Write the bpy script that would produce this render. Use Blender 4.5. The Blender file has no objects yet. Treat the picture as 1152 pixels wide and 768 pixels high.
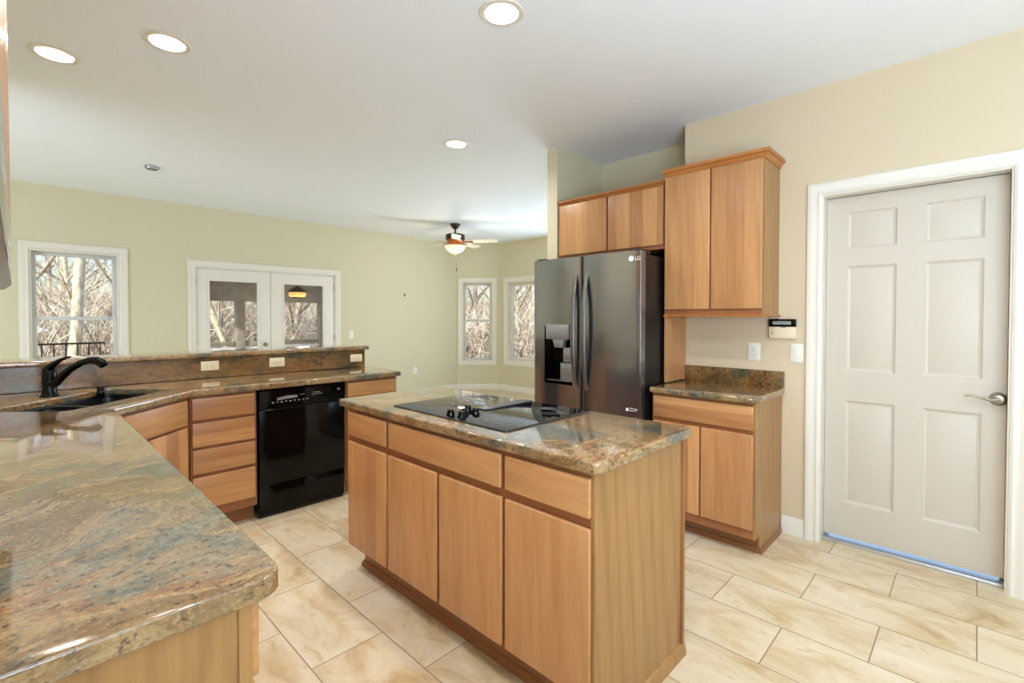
import bpy, bmesh, math, random
from mathutils import Vector, Matrix
from math import pi, sin, cos, radians

random.seed(7)
S = bpy.context.scene
COL = S.collection

# ------------------------------------------------------------------ camera
Rv = Vector((0.696185053, -0.717862254, 0.000394894))
Uv = Vector((0.01278423, 0.01294819, 0.99983444))
Fv = Vector((0.71774852, 0.69606474, -0.01819165))
cd = bpy.data.cameras.new('camera')
cam = bpy.data.objects.new('camera', cd)
COL.objects.link(cam)
M = Matrix.Identity(4)
for i in range(3):
    M[i][0] = Rv[i]; M[i][1] = Uv[i]; M[i][2] = -Fv[i]
M[2][3] = 1.3554
cam.matrix_world = M
cd.sensor_width = 36.0
cd.lens = 36.0 * 539.9 / 1152.0
cd.shift_y = (366.8 - 384.0) / 1152.0
cd.clip_start = 0.02
cd.clip_end = 400
S.camera = cam

# ------------------------------------------------------------------ exposure, world, sun
S.view_settings.view_transform = 'Standard'
S.view_settings.look = 'None'
S.view_settings.gamma = 1.0
S.view_settings.use_curve_mapping = False
S.view_settings.exposure = 0.06
FILL_W = 140.0  # base watts of the added fill lamps
CAN_W = 8.0           # watts per ceiling can
SKY = 0.27
SUN = 5.0
try:
    S.cycles.max_bounces = 10
    S.cycles.diffuse_bounces = 6
    S.cycles.glossy_bounces = 5
    S.cycles.transparent_max_bounces = 16
    S.cycles.caustics_reflective = False
    S.cycles.caustics_refractive = False
    S.cycles.sample_clamp_indirect = 6.0
    S.cycles.use_denoising = True
except Exception:
    pass

w = bpy.data.worlds.new('sky'); S.world = w; w.use_nodes = True
nt = w.node_tree; nt.nodes.clear()
wo = nt.nodes.new('ShaderNodeOutputWorld'); bg = nt.nodes.new('ShaderNodeBackground')
sky = nt.nodes.new('ShaderNodeTexSky'); sky.sky_type = 'NISHITA'
sky.sun_disc = False; sky.sun_elevation = radians(38); sky.sun_rotation = radians(250)
sky.air_density = 1.0; sky.dust_density = 2.0; sky.ozone_density = 1.2
bg.inputs['Strength'].default_value = SKY
nt.links.new(sky.outputs[0], bg.inputs[0]); nt.links.new(bg.outputs[0], wo.inputs[0])

sd = bpy.data.lights.new('sun', 'SUN'); sd.energy = SUN; sd.angle = radians(1.0); sd.color = (1, .93, .82)
so = bpy.data.objects.new('sun', sd); COL.objects.link(so)
so.rotation_euler = Vector((0.80, 0.38, -0.62)).to_track_quat('-Z', 'Y').to_euler()
so.location = (-20, -12, 18)
# daylight tinted fill lamps added just inside unseen windows
def fill_light(name, loc, direction, sx, sy, watts, col=(.66, .83, 1.0)):
    l = bpy.data.lights.new(name, 'AREA'); l.shape = 'RECTANGLE'; l.size = sx; l.size_y = sy; l.energy = watts; l.color = col
    o = bpy.data.objects.new(name, l); COL.objects.link(o); o.location = loc
    o.rotation_euler = Vector(direction).to_track_quat('-Z', 'Y').to_euler()
fill_light('added_window_fill', (1.05, -2.96, 1.30), (0, 1, .6), 2.2, 1.9, FILL_W * .12)
fill_light('added_window_fill', (-.31, -1.3, 1.35), (1, .40, 1.6), 2.0, 1.9, FILL_W * 1.25)
fill_light('added_window_fill', (-3.46, 3.4, 1.30), (1, 0, .7), 3.8, 1.9, FILL_W * 1.1)
fill_light('added_window_fill', (6.26, 4.1, 1.30), (-1, 0, .15), 1.7, 1.5, FILL_W * .5)

# ------------------------------------------------------------------ material helpers
def lin(c):
    if isinstance(c, str):
        c = [int(c[i:i+2], 16) / 255 for i in (0, 2, 4)]
    return tuple(((x / 12.92) if x <= 0.04045 else ((x + 0.055) / 1.055) ** 2.4) for x in c) + (1,)

class NM:
    def __init__(s, name):
        s.m = bpy.data.materials.new(name); s.m.use_nodes = True
        s.t = s.m.node_tree; s.b = s.t.nodes['Principled BSDF']
    def n(s, kind, **kw):
        nd = s.t.nodes.new(kind)
        for k, v in kw.items():
            setattr(nd, k, v)
        return nd
    def l(s, a, b): s.t.links.new(a, b)
    def set(s, **kw):
        for k, v in kw.items():
            s.b.inputs[k.replace('_', ' ')].default_value = v
        return s
    def coords(s, kind='Object', scale=(1, 1, 1), rot=(0, 0, 0), loc=(0, 0, 0), rnd=False):
        tc = s.n('ShaderNodeTexCoord'); mp = s.n('ShaderNodeMapping')
        mp.inputs['Scale'].default_value = scale; mp.inputs['Rotation'].default_value = rot; mp.inputs['Location'].default_value = loc
        src = tc.outputs[kind]
        if rnd:
            oi = s.n('ShaderNodeObjectInfo'); mu = s.n('ShaderNodeMath', operation='MULTIPLY'); mu.inputs[1].default_value = 37.0
            s.l(oi.outputs['Random'], mu.inputs[0])
            ad = s.n('ShaderNodeVectorMath', operation='ADD'); s.l(src, ad.inputs[0]); s.l(mu.outputs[0], ad.inputs[1])
            src = ad.outputs[0]
        s.l(src, mp.inputs[0]); return mp.outputs[0]
    def noise(s, vec, scale, detail=4, rough=.55, dist=0, out='Fac'):
        nd = s.n('ShaderNodeTexNoise'); s.l(vec, nd.inputs['Vector'])
        nd.inputs['Scale'].default_value = scale; nd.inputs['Detail'].default_value = detail
        nd.inputs['Roughness'].default_value = rough; nd.inputs['Distortion'].default_value = dist
        return nd.outputs[out]
    def ramp(s, fac, stops, interp='LINEAR'):
        r = s.n('ShaderNodeValToRGB'); r.color_ramp.interpolation = interp
        e = r.color_ramp.elements
        while len(e) < len(stops): e.new(.5)
        for k, (p, c) in enumerate(stops):
            e[k].position = p; e[k].color = lin(c) if not isinstance(c, (int, float)) else (c, c, c, 1)
        s.l(fac, r.inputs[0]); return r.outputs[0]
    def mix(s, fac, a, b, mode='MIX'):
        m = s.n('ShaderNodeMix'); m.data_type = 'RGBA'; m.blend_type = mode
        for v, i in ((fac, 0), (a, 6), (b, 7)):
            if hasattr(v, 'node'): s.l(v, m.inputs[i])
            else: m.inputs[i].default_value = v if i == 0 else lin(v)
        return m.outputs[2]
    def base(s, c): s.l(c, s.b.inputs['Base Color'])
    def bump(s, h, strength=.2, dist=.01):
        b = s.n('ShaderNodeBump'); b.inputs['Strength'].default_value = strength; b.inputs['Distance'].default_value = dist
        s.l(h, b.inputs['Height']); s.l(b.outputs[0], s.b.inputs['Normal'])

def plain(name, c, rough=.5, metal=0, var=.0, **kw):
    q = NM(name); q.set(Roughness=rough, Metallic=metal, **kw)
    if var:
        f = q.noise(q.coords(), 9, 4)
        base = lin(c)
        lo = [max(0, x - var) for x in ([int(c[i:i+2], 16) / 255 for i in (0, 2, 4)])]
        hi = [min(1, x + var) for x in ([int(c[i:i+2], 16) / 255 for i in (0, 2, 4)])]
        q.base(q.ramp(f, [(.3, lo), (.7, hi)]))
    else:
        q.b.inputs['Base Color'].default_value = lin(c)
    return q.m

def wood(name, grain, cols, fig=1.0, rough=.33, stave=True):
    q = NM(name); q.set(Roughness=rough)
    sc = {'x': (1.1, 22, 22), 'z': (22, 22, 1.1), 'y': (22, 1.1, 22)}[grain]
    wd = {'x': (.5, 5, 5), 'z': (5, 5, .5), 'y': (5, .5, 5)}[grain]
    fine = q.noise(q.coords(scale=sc, rnd=True), 3.0, 6, .65)
    broad = q.noise(q.coords(scale=wd, rnd=True), 1.3, 3, .5, .6)
    wv = q.n('ShaderNodeTexWave'); wv.wave_type = 'BANDS'; wv.bands_direction = 'DIAGONAL'
    q.l(q.coords(scale=wd, rnd=True), wv.inputs['Vector'])
    wv.inputs['Scale'].default_value = 1.6; wv.inputs['Distortion'].default_value = 7; wv.inputs['Detail'].default_value = 2.5
    wv.inputs['Detail Scale'].default_value = .8
    c1 = q.ramp(broad, [(.25, cols[0]), (.5, cols[1]), (.75, cols[2])])
    c2 = q.mix(.22 * fig, c1, q.ramp(wv.outputs[0], [(.0, cols[3]), (.5, cols[1])]), 'MIX')
    c3 = q.mix(.35, c2, q.ramp(fine, [(.35, cols[3]), (.6, cols[1]), (.8, cols[2])]), 'MIX')
    ax = {'x': 'Z', 'z': 'X', 'y': 'Z'}[grain]
    tc = q.n('ShaderNodeTexCoord'); sp = q.n('ShaderNodeSeparateXYZ'); q.l(tc.outputs['Object'], sp.inputs[0])
    oi = q.n('ShaderNodeObjectInfo')
    f1 = q.n('ShaderNodeMath', operation='MULTIPLY_ADD'); q.l(sp.outputs[ax], f1.inputs[0]); f1.inputs[1].default_value = 9.5; q.l(oi.outputs['Random'], f1.inputs[2])
    f2 = q.n('ShaderNodeMath', operation='FLOOR'); q.l(f1.outputs[0], f2.inputs[0])
    f3 = q.n('ShaderNodeMath', operation='MULTIPLY_ADD'); q.l(oi.outputs['Random'], f3.inputs[0]); f3.inputs[1].default_value = 91.7; q.l(f2.outputs[0], f3.inputs[2])
    wn = q.n('ShaderNodeTexWhiteNoise'); wn.noise_dimensions = '1D'; q.l(f3.outputs[0], wn.inputs['W'])
    c4 = q.mix(.75 * fig if stave else 0.0, c3, q.ramp(wn.outputs['Value'], [(0, 'CDB6A8'), (.5, 'F4EEE6'), (1, 'FFF6E4')]), 'MULTIPLY')
    q.base(c4); q.bump(fine, .06, .002)
    return q.m

WC = ['BE8C5E', 'CC9B6B', 'D9AB7A', 'A57347']
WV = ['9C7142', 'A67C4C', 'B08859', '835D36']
M_DOOR = wood('maple_upright_grain', 'z', WC)
M_DRAW = wood('maple_level_grain', 'x', WC)
M_FRAME = wood('maple_face_frame', 'z', ['8A5633', '965F3A', 'A26A42', '784A2A'], .6, .36, False)  # door gap shade and stain put into a darker frame colour
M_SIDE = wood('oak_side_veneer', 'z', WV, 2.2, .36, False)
M_TOE = wood('maple_plinth', 'x', ['8A5B36', '98673F', 'A4744A', '7A4E2F'], .6)
M_CROWN = wood('maple_crown', 'y', ['B06F38', 'BC7B42', 'C6864C', '9E602E'], .6)

def granite(name, coat=.6, rough=.09, tone=None):
    q = NM(name); q.set(Roughness=rough, IOR=1.55)
    q.b.inputs['Coat Weight'].default_value = coat; q.b.inputs['Coat Roughness'].default_value = .02; q.b.inputs['Coat IOR'].default_value = 1.6
    v = q.coords(rot=(0, 0, radians(-28)), scale=(1, 1, 1.3))
    w0 = q.noise(v, 1.5, 3, .5, 0, 'Color')
    ad = q.n('ShaderNodeVectorMath', operation='MULTIPLY_ADD'); q.l(w0, ad.inputs[0])
    ad.inputs[1].default_value = (.8, .8, .8); q.l(v, ad.inputs[2])
    st = q.n('ShaderNodeMapping'); st.inputs['Scale'].default_value = (1.0, 2.6, 2.2); q.l(ad.outputs[0], st.inputs[0])
    flow = q.noise(st.outputs[0], 2.4, 6, .6, .6)
    big = q.noise(ad.outputs[0], 2.6, 5, .6)
    grain = q.noise(st.outputs[0], 30, 6, .75)
    fine = q.noise(q.coords(), 120, 3, .7)
    mid = q.noise(st.outputs[0], 9, 7, .7, .3)
    warm = q.ramp(flow, [(.30, '604626'), (.42, '876943'), (.52, 'A68A62'), (.62, '986D46'), (.74, '643E22')])
    warm = q.mix(q.ramp(grain, [(.48, 0.0), (.62, .6)]), warm, '5C4024')
    cool = q.ramp(mid, [(.32, '2E3734'), (.46, '59605A'), (.58, '7D7C6C'), (.72, 'A09A80')])
    cool = q.mix(q.ramp(grain, [(.42, .65), (.54, 0.0)]), cool, '2B302C')
    c = q.mix(q.ramp(big, [(.51, 0.0), (.60, .9)]), warm, cool)
    # dark biotite clusters
    g2 = q.ramp(q.noise(ad.outputs[0], 5.5, 4, .6), [(.56, 0.0), (.63, 1.0)])
    g3 = q.ramp(q.noise(st.outputs[0], 42, 4, .7), [(.52, 0.0), (.58, 1.0)])
    mm = q.n('ShaderNodeMath', operation='MULTIPLY'); q.l(g2, mm.inputs[0]); q.l(g3, mm.inputs[1])
    c = q.mix(mm.outputs[0], c, '221B16')
    vo = q.n('ShaderNodeTexVoronoi'); vo.inputs['Scale'].default_value = 24; q.l(st.outputs[0], vo.inputs['Vector'])
    dots = q.ramp(vo.outputs['Distance'], [(.10, 1.0), (.2, 0.0)])
    gate = q.ramp(q.noise(ad.outputs[0], 3.3, 3), [(.57, 0.0), (.62, .9)])
    m2 = q.n('ShaderNodeMath', operation='MULTIPLY'); q.l(dots, m2.inputs[0]); q.l(gate, m2.inputs[1])
    c = q.mix(m2.outputs[0], c, '40303A')
    c = q.mix(q.ramp(fine, [(.55, 0.0), (.70, .45)]), c, 'BBA784')
    c = q.mix(q.ramp(fine, [(.30, .5), (.43, 0.0)]), c, '3A2E22')
    pep = q.noise(q.coords(), 46, 5, .72)
    c = q.mix(q.ramp(pep, [(.36, .8), (.45, 0.0)]), c, '33291D')
    pep2 = q.noise(q.coords(loc=(3, 5, 1)), 62, 4, .7)
    c = q.mix(q.ramp(pep2, [(.57, 0.0), (.66, .5)]), c, '5F6350')
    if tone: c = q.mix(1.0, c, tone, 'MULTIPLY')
    q.base(c)
    return q.m
M_GRAN = granite('granite')
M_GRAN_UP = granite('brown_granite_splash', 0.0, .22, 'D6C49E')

def tile_floor():
    q = NM('travertine_tile'); q.set(IOR=1.45)
    tc = q.n('ShaderNodeTexCoord'); sx = q.n('ShaderNodeSeparateXYZ'); q.l(tc.outputs['Object'], sx.inputs[0])
    a = q.n('ShaderNodeMath', operation='SUBTRACT'); q.l(sx.outputs['Y'], a.inputs[0]); a.inputs[1].default_value = 2.13 - .613 * 20 - .3065
    b = q.n('ShaderNodeMath', operation='SUBTRACT'); q.l(sx.outputs['X'], b.inputs[0]); b.inputs[1].default_value = 1.08 - .308 * 20
    cb = q.n('ShaderNodeCombineXYZ'); q.l(a.outputs[0], cb.inputs[0]); q.l(b.outputs[0], cb.inputs[1])
    br = q.n('ShaderNodeTexBrick'); br.offset = .5; br.offset_frequency = 2; br.squash = 1
    br.inputs['Scale'].default_value = 1; br.inputs['Brick Width'].default_value = .613; br.inputs['Row Height'].default_value = .308
    br.inputs['Mortar Size'].default_value = .0026; br.inputs['Mortar Smooth'].default_value = .2
    br.inputs['Color1'].default_value = (0, 0, 0, 1); br.inputs['Color2'].default_value = (1, 1, 1, 1)
    q.l(cb.outputs[0], br.inputs['Vector'])
    # each tile takes its own patch of stone
    ofs = q.n('ShaderNodeVectorMath', operation='MULTIPLY_ADD'); q.l(br.outputs['Color'], ofs.inputs[0])
    ofs.inputs[1].default_value = (13, 7, 5); q.l(tc.outputs['Object'], ofs.inputs[2])
    mp = q.n('ShaderNodeMapping'); mp.inputs['Scale'].default_value = (1.9, 1, 1); q.l(ofs.outputs[0], mp.inputs[0])
    cloud = q.noise(mp.outputs[0], 2.6, 7, .62, .7)
    vein = q.noise(mp.outputs[0], 8.0, 8, .7, .5)
    c = q.ramp(cloud, [(.30, 'B2966C'), (.41, 'CAB591'), (.53, 'D6C8AC'), (.72, 'DDD2BC')])
    c = q.mix(q.ramp(vein, [(.56, 0.0), (.68, .5)]), c, 'B4935F')
    c = q.mix(br.outputs['Fac'], c, '8F7C62')
    q.base(c)
    rr = q.ramp(vein, [(.3, .30), (.7, .42)]); q.l(rr, q.b.inputs['Roughness'])
    inv = q.n('ShaderNodeMath', operation='SUBTRACT'); inv.inputs[0].default_value = 1; q.l(br.outputs['Fac'], inv.inputs[1])
    q.bump(inv.outputs[0], .35, .002)
    return q.m
M_FLOOR = tile_floor()

def paint(name, c, rough=.6, tex=260, strength=.05):
    q = NM(name); q.set(Roughness=rough); q.b.inputs['Base Color'].default_value = lin(c)
    q.bump(q.noise(q.coords(), tex, 2), strength, .002)
    return q.m
M_WALL = paint('khaki_cream_wall_paint', 'CFC8AC')
M_WALLK = paint('warm_lit_wall_paint', 'D2C1A5')  # same wall paint with the warm can light put into its colour
M_CEIL = paint('white_ceiling_paint', 'ECF0F6', .8, 180, .12)
M_TRIM = paint('white_gloss_trim', 'E1DCD2', .42, 40, .01)
M_DOORP = paint('warm_white_door_paint', 'C7BEB1', .42, 40, .01)
M_SASH = paint('grey_white_sash', 'C9CAC8', .35, 40, .01)
M_WHITE = plain('white_plastic', 'E9E6DC', .35, var=.01)
M_ALMOND = plain('almond_plastic', 'E3D6B8', .4, var=.01)
M_BLACK = plain('gloss_black', '050505', .08, var=.003, Specular_IOR_Level=.22)
M_GLASSTOP = plain('black_ceramic_glass', '0B0B0B', .03, var=.003, IOR=1.75)
M_VENT = plain('grey_vent_metal', '55525A', .35, .5, var=.02)
M_DKPLASTIC = plain('dark_plastic', '17120F', .35, var=.01)
M_MATTBLACK = plain('black_composite', '0A0A0C', .3, var=.01)
M_SLOT = plain('dark_slot', '2A2622', .6, var=.01)
M_GREYMARK = plain('grey_print', '9A9A9A', .5, var=.01)
M_WHITEMARK = plain('white_print', 'E8E8E8', .4, var=.01)
M_NICKEL = plain('satin_nickel', 'A39A8A', .28, 1.0, var=.02)
M_CHROME = plain('polished_chrome', 'C8C8C8', .12, 1.0, var=.01)
M_SILVER = plain('silver_plastic', '9C9DA0', .3, .6, var=.02)
M_BRONZE = plain('dark_bronze', '41301F', .4, .6, var=.03)
M_COPPER = plain('antique_copper', 'A9683F', .35, .6, var=.04)
M_BLADE = plain('pale_fan_blade', 'E3D8C4', .5, var=.02)
M_POSTGREY = plain('weathered_porch_paint', '8F877C', .8, var=.04)
M_IRON = plain('black_iron', '2A2624', .5, .3, var=.02)
M_THRESH = plain('aluminium_threshold', 'D5DAE0', .3, .7, var=.02)
M_LCD = plain('grey_green_lcd', '8A938C', .2, var=.02)

def steel():
    q = NM('black_stainless'); q.set(Metallic=.93, Roughness=.2)
    f = q.noise(q.coords(scale=(120, 120, 1.0)), 4, 4)
    q.base(q.ramp(f, [(.3, '8C8D92'), (.7, '9C9DA2')]))
    q.l(q.ramp(f, [(.3, .13), (.7, .2)]), q.b.inputs['Roughness'])
    return q.m
M_STEEL = steel()
M_HANDLE = plain('brushed_grey_handle', '7E7C79', .3, .9, var=.02)
def glass():
    q = NM('window_glass'); q.t.nodes.remove(q.b)
    tr = q.n('ShaderNodeBsdfTransparent'); gl = q.n('ShaderNodeBsdfGlossy'); gl.inputs['Roughness'].default_value = 0
    fr = q.n('ShaderNodeFresnel'); fr.inputs[0].default_value = 1.45; mx = q.n('ShaderNodeMixShader')
    tr.inputs[0].default_value = (.97, .98, .98, 1)
    ge = q.n('ShaderNodeNewGeometry'); fb = q.n('ShaderNodeMath', operation='SUBTRACT'); fb.inputs[0].default_value = 1.0; q.l(ge.outputs['Backfacing'], fb.inputs[1])
    fm = q.n('ShaderNodeMath', operation='MULTIPLY'); q.l(fr.outputs[0], fm.inputs[0]); q.l(fb.outputs[0], fm.inputs[1])
    q.l(fm.outputs[0], mx.inputs[0]); q.l(tr.outputs[0], mx.inputs[1]); q.l(gl.outputs[0], mx.inputs[2])
    q.l(mx.outputs[0], q.t.nodes['Material Output'].inputs[0]); return q.m
M_GLASS = glass()
def emit(name, c, s):
    q = NM(name); q.b.inputs['Base Color'].default_value = lin(c)
    q.b.inputs['Emission Color'].default_value = lin(c); q.b.inputs['Emission Strength'].default_value = s; return q.m
M_LENS = emit('lit_lamp_lens', 'FFF0D8', 2.2)
M_BOWL = emit('lit_alabaster_bowl', 'FFDDB0', .85)
M_AMBER = emit('lit_amber_glass', 'FFC070', .6)
def bark(name, a, b):
    q = NM(name); q.set(Roughness=.9)
    f = q.noise(q.coords(scale=(6, 6, 2)), 2.2, 6, .65)
    q.base(q.ramp(f, [(.35, a), (.62, b)])); return q.m
M_BARKW = bark('pale_mottled_bark', '9B8E6A', 'EDE6CF')
M_BARKG = bark('grey_tan_bark', '857A6D', 'D0C5B2')
M_TWIG = bark('dry_twig', '7C6F60', 'CFC3AE')
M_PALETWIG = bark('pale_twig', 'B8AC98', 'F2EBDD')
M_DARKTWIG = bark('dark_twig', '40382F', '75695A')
def litter():
    q = NM('leaf_litter'); q.set(Roughness=1.0)
    f = q.noise(q.coords(), .9, 9, .72); g = q.noise(q.coords(), .12, 4)
    c = q.ramp(f, [(.32, '6F6253'), (.5, 'A69681'), (.68, 'CDBFA8')])
    q.base(q.mix(q.ramp(g, [(.4, 0.0), (.65, .6)]), c, '9C877A')); return q.m
M_LITTER = litter()
M_SNOW = plain('pale_deck_boards', 'D9DDE0', .6, var=.02)
M_PALESLAB = plain('pale_concrete', 'FBEFD8', .6, var=.01)
def planks():
    q = NM('porch_ceiling_planks'); q.set(Roughness=.7)
    wv = q.n('ShaderNodeTexWave'); wv.wave_type = 'BANDS'; wv.bands_direction = 'X'; wv.wave_profile = 'SAW'
    q.l(q.coords(), wv.inputs['Vector']); wv.inputs['Scale'].default_value = 1.55
    q.base(q.ramp(wv.outputs[0], [(.0, '6A5F52'), (.12, 'B5AC9C'), (1.0, 'BDB4A4')])); return q.m
M_PLANK = planks()

# ------------------------------------------------------------------ mesh helpers
class MB:
    def __init__(s): s.bm = bmesh.new()
    def box(s, x0, x1, y0, y1, z0, z1, b=0, seg=2, mat=None):
        r = bmesh.ops.create_cube(s.bm, size=1)
        vs = r['verts']
        for v in vs:
            v.co = Vector(((x0 + x1) / 2 + v.co.x * (x1 - x0), (y0 + y1) / 2 + v.co.y * (y1 - y0), (z0 + z1) / 2 + v.co.z * (z1 - z0)))
            if mat is not None: v.co = mat @ v.co
        if b:
            es = list({e for v in vs for e in v.link_edges})
            bmesh.ops.bevel(s.bm, geom=es, offset=b, segments=seg, affect='EDGES', profile=.5)
        return s
    def lathe(s, prof, n=24, mat=None, cap=True):
        rings = []
        for r, z in prof:
            ring = []
            for k in range(n):
                a = 2 * pi * k / n
                co = Vector((r * cos(a), r * sin(a), z))
                ring.append(s.bm.verts.new(mat @ co if mat is not None else co))
            rings.append(ring)
        for a, b in zip(rings, rings[1:]):
            for k in range(n):
                s.bm.faces.new((a[k], a[(k + 1) % n], b[(k + 1) % n], b[k]))
        if cap:
            if prof[0][0] > 1e-5: s.bm.faces.new(rings[0][::-1])
            if prof[-1][0] > 1e-5: s.bm.faces.new(rings[-1])
        return s
    def tube(s, pts, radii, n=10, flat=1.0, cap=True):
        pts = [Vector(p) for p in pts]
        if not isinstance(radii, (list, tuple)): radii = [radii] * len(pts)
        rings = []; prev = None
        for i, p in enumerate(pts):
            d = (pts[min(i + 1, len(pts) - 1)] - pts[max(i - 1, 0)]).normalized()
            if prev is None:
                up = Vector((0, 0, 1)) if abs(d.z) < .9 else Vector((1, 0, 0))
                a = d.cross(up).normalized()
            else:
                a = (prev - d * prev.dot(d)).normalized()
            prev = a; b = d.cross(a)
            rings.append([s.bm.verts.new(p + a * radii[i] * cos(2 * pi * k / n) + b * radii[i] * flat * sin(2 * pi * k / n)) for k in range(n)])
        for a, b in zip(rings, rings[1:]):
            for k in range(n):
                s.bm.faces.new((a[k], a[(k + 1) % n], b[(k + 1) % n], b[k]))
        if cap:
            s.bm.faces.new(rings[0][::-1]); s.bm.faces.new(rings[-1])
        return s
    def slab(s, outline, holes=(), z0=0, z1=1, r=0, n=4, rh=None, M=None, skirt=True):
        """flat slab of any outline (anticlockwise) with holes and rounded rims"""
        def inset(P, d):
            out = []
            for i in range(len(P)):
                a, b, c = Vector(P[i - 1]), Vector(P[i]), Vector(P[(i + 1) % len(P)])
                d1 = (b - a).normalized(); d2 = (c - b).normalized()
                n1 = Vector((-d1.y, d1.x)); n2 = Vector((-d2.y, d2.x))
                m = n1 + n2; L = m.length_squared
                out.append(b + (m * (2 * d / L) if L > 1e-6 else n1 * d))
            return out
        def area(P): return sum(P[i - 1][0] * P[i][1] - P[i][0] * P[i - 1][1] for i in range(len(P)))
        T = (lambda c: M @ c) if M is not None else (lambda c: c)
        tops = []; bots = []
        for j, P in enumerate([outline] + list(holes)):
            P = [Vector(p[:2]) for p in P]
            if (area(P) < 0) != (j > 0): P = P[::-1]
            rr = r if j == 0 else (rh if rh is not None else r)
            lv = []
            if rr > 0:
                for k in range(n + 1):
                    a = pi / 2 * k / n
                    lv.append((rr * (1 - sin(a)), z1 - rr * (1 - cos(a))))
                for k in range(n + 1):
                    a = pi / 2 * k / n
                    lv.append((rr * (1 - cos(a)), z0 + rr * (1 - sin(a))))
            else:
                lv = [(0, z1), (0, z0)]
            prev = None
            for d, z in lv:
                Q = inset(P, d) if d else P
                ring = [s.bm.verts.new(T(Vector((q.x, q.y, z)))) for q in Q]
                if prev:
                    for k in range(len(ring)):
                        s.bm.faces.new((prev[k - 1], prev[k], ring[k], ring[k - 1]))
                else: tops.append(ring)
                prev = ring
            bots.append(prev)
        for rings in (tops, bots):
            es = []
            for ring in rings:
                for k in range(len(ring)):
                    e = s.bm.edges.get((ring[k - 1], ring[k])) or s.bm.edges.new((ring[k - 1], ring[k]))
                    es.append(e)
            if len(rings) == 1:
                f = s.bm.faces.new(rings[0]); f.normal_update(); bmesh.ops.triangulate(s.bm, faces=[f])
            else:
                bmesh.ops.triangle_fill(s.bm, use_beauty=True, use_dissolve=False, edges=es)
        return s
    def profile(s, prof, path, closed=False):
        """sweep a 2-d profile (out, up) along a level path with mitred corners"""
        P = [Vector(p) for p in path]; rings = []
        for i in range(len(P)):
            def nrm(a, b):
                d = (b - a); d.z = 0; d.normalize(); return Vector((d.y, -d.x, 0))
            if i == 0: m = nrm(P[0], P[1])
            elif i == len(P) - 1: m = nrm(P[-2], P[-1])
            else:
                n1, n2 = nrm(P[i - 1], P[i]), nrm(P[i], P[i + 1]); m = n1 + n2; m *= 2 / m.length_squared
            rings.append([s.bm.verts.new(P[i] + m * o + Vector((0, 0, u))) for o, u in prof])
        k = len(prof)
        for a, b in zip(rings, rings[1:]):
            for j in range(k): s.bm.faces.new((a[j], b[j], b[(j + 1) % k], a[(j + 1) % k]))
        s.bm.faces.new(rings[0]); s.bm.faces.new(rings[-1][::-1])
        return s
    def build(s, name, mat, parent=None, loc=None, rz=None, sharp=35):
        bmesh.ops.recalc_face_normals(s.bm, faces=s.bm.faces)
        me = bpy.data.meshes.new(name); s.bm.to_mesh(me); s.bm.free()
        for p in me.polygons: p.use_smooth = True
        me.set_sharp_from_angle(angle=radians(sharp))
        me.materials.append(mat)
        o = bpy.data.objects.new(name, me); COL.objects.link(o)
        if parent is not None: o.parent = parent
        if loc is not None: o.location = loc
        if rz is not None: o.rotation_euler = (0, 0, radians(rz))
        return o

def tag(o, label=None, cat=None, group=None, kind=None):
    if label: o['label'] = label
    if cat: o['category'] = cat
    if group: o['group'] = group
    if kind: o['kind'] = kind
    return o
def thing(name, label, cat, loc=(0, 0, 0), rz=0, group=None):
    o = bpy.data.objects.new(name, None); COL.objects.link(o); o.empty_display_size = .1
    o.location = loc; o.rotation_euler = (0, 0, radians(rz)); return tag(o, label, cat, group)
def struct(name, loc=(0, 0, 0), rz=0, label=None):
    o = bpy.data.objects.new(name, None); COL.objects.link(o); o.empty_display_size = .1
    o.location = loc; o.rotation_euler = (0, 0, radians(rz)); return tag(o, label, None, None, 'structure')
def copy_tree(o, parent=None):
    c = o.copy(); COL.objects.link(c)
    if parent is not None: c.parent = parent
    for ch in [x for x in bpy.data.objects if x.parent == o]: copy_tree(ch, c)
    return c
def rnd_poly(P, rad, n=6):
    out = []
    for i in range(len(P)):
        r = rad[i] if isinstance(rad, (list, tuple)) else rad
        b = Vector(P[i][:2])
        if r <= 0: out.append(b); continue
        a, c = Vector(P[i - 1][:2]), Vector(P[(i + 1) % len(P)][:2])
        u = (a - b).normalized(); v = (c - b).normalized()
        half = u.angle(v) / 2; t = r / math.tan(half)
        p0, p1 = b + u * t, b + v * t; ctr = b + (u + v).normalized() * (r / sin(half))
        a0 = math.atan2(*(p0 - ctr).yx); a1 = math.atan2(*(p1 - ctr).yx); da = a1 - a0
        while da > pi: da -= 2 * pi
        while da < -pi: da += 2 * pi
        for k in range(n + 1): out.append(ctr + Vector((cos(a0 + da * k / n), sin(a0 + da * k / n))) * r)
    return out
def circle(x, y, r, n=28): return [(x + r * cos(2 * pi * k / n), y + r * sin(2 * pi * k / n)) for k in range(n)]
def rect(x0, x1, y0, y1): return [(x0, y0), (x1, y0), (x1, y1), (x0, y1)]

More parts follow.
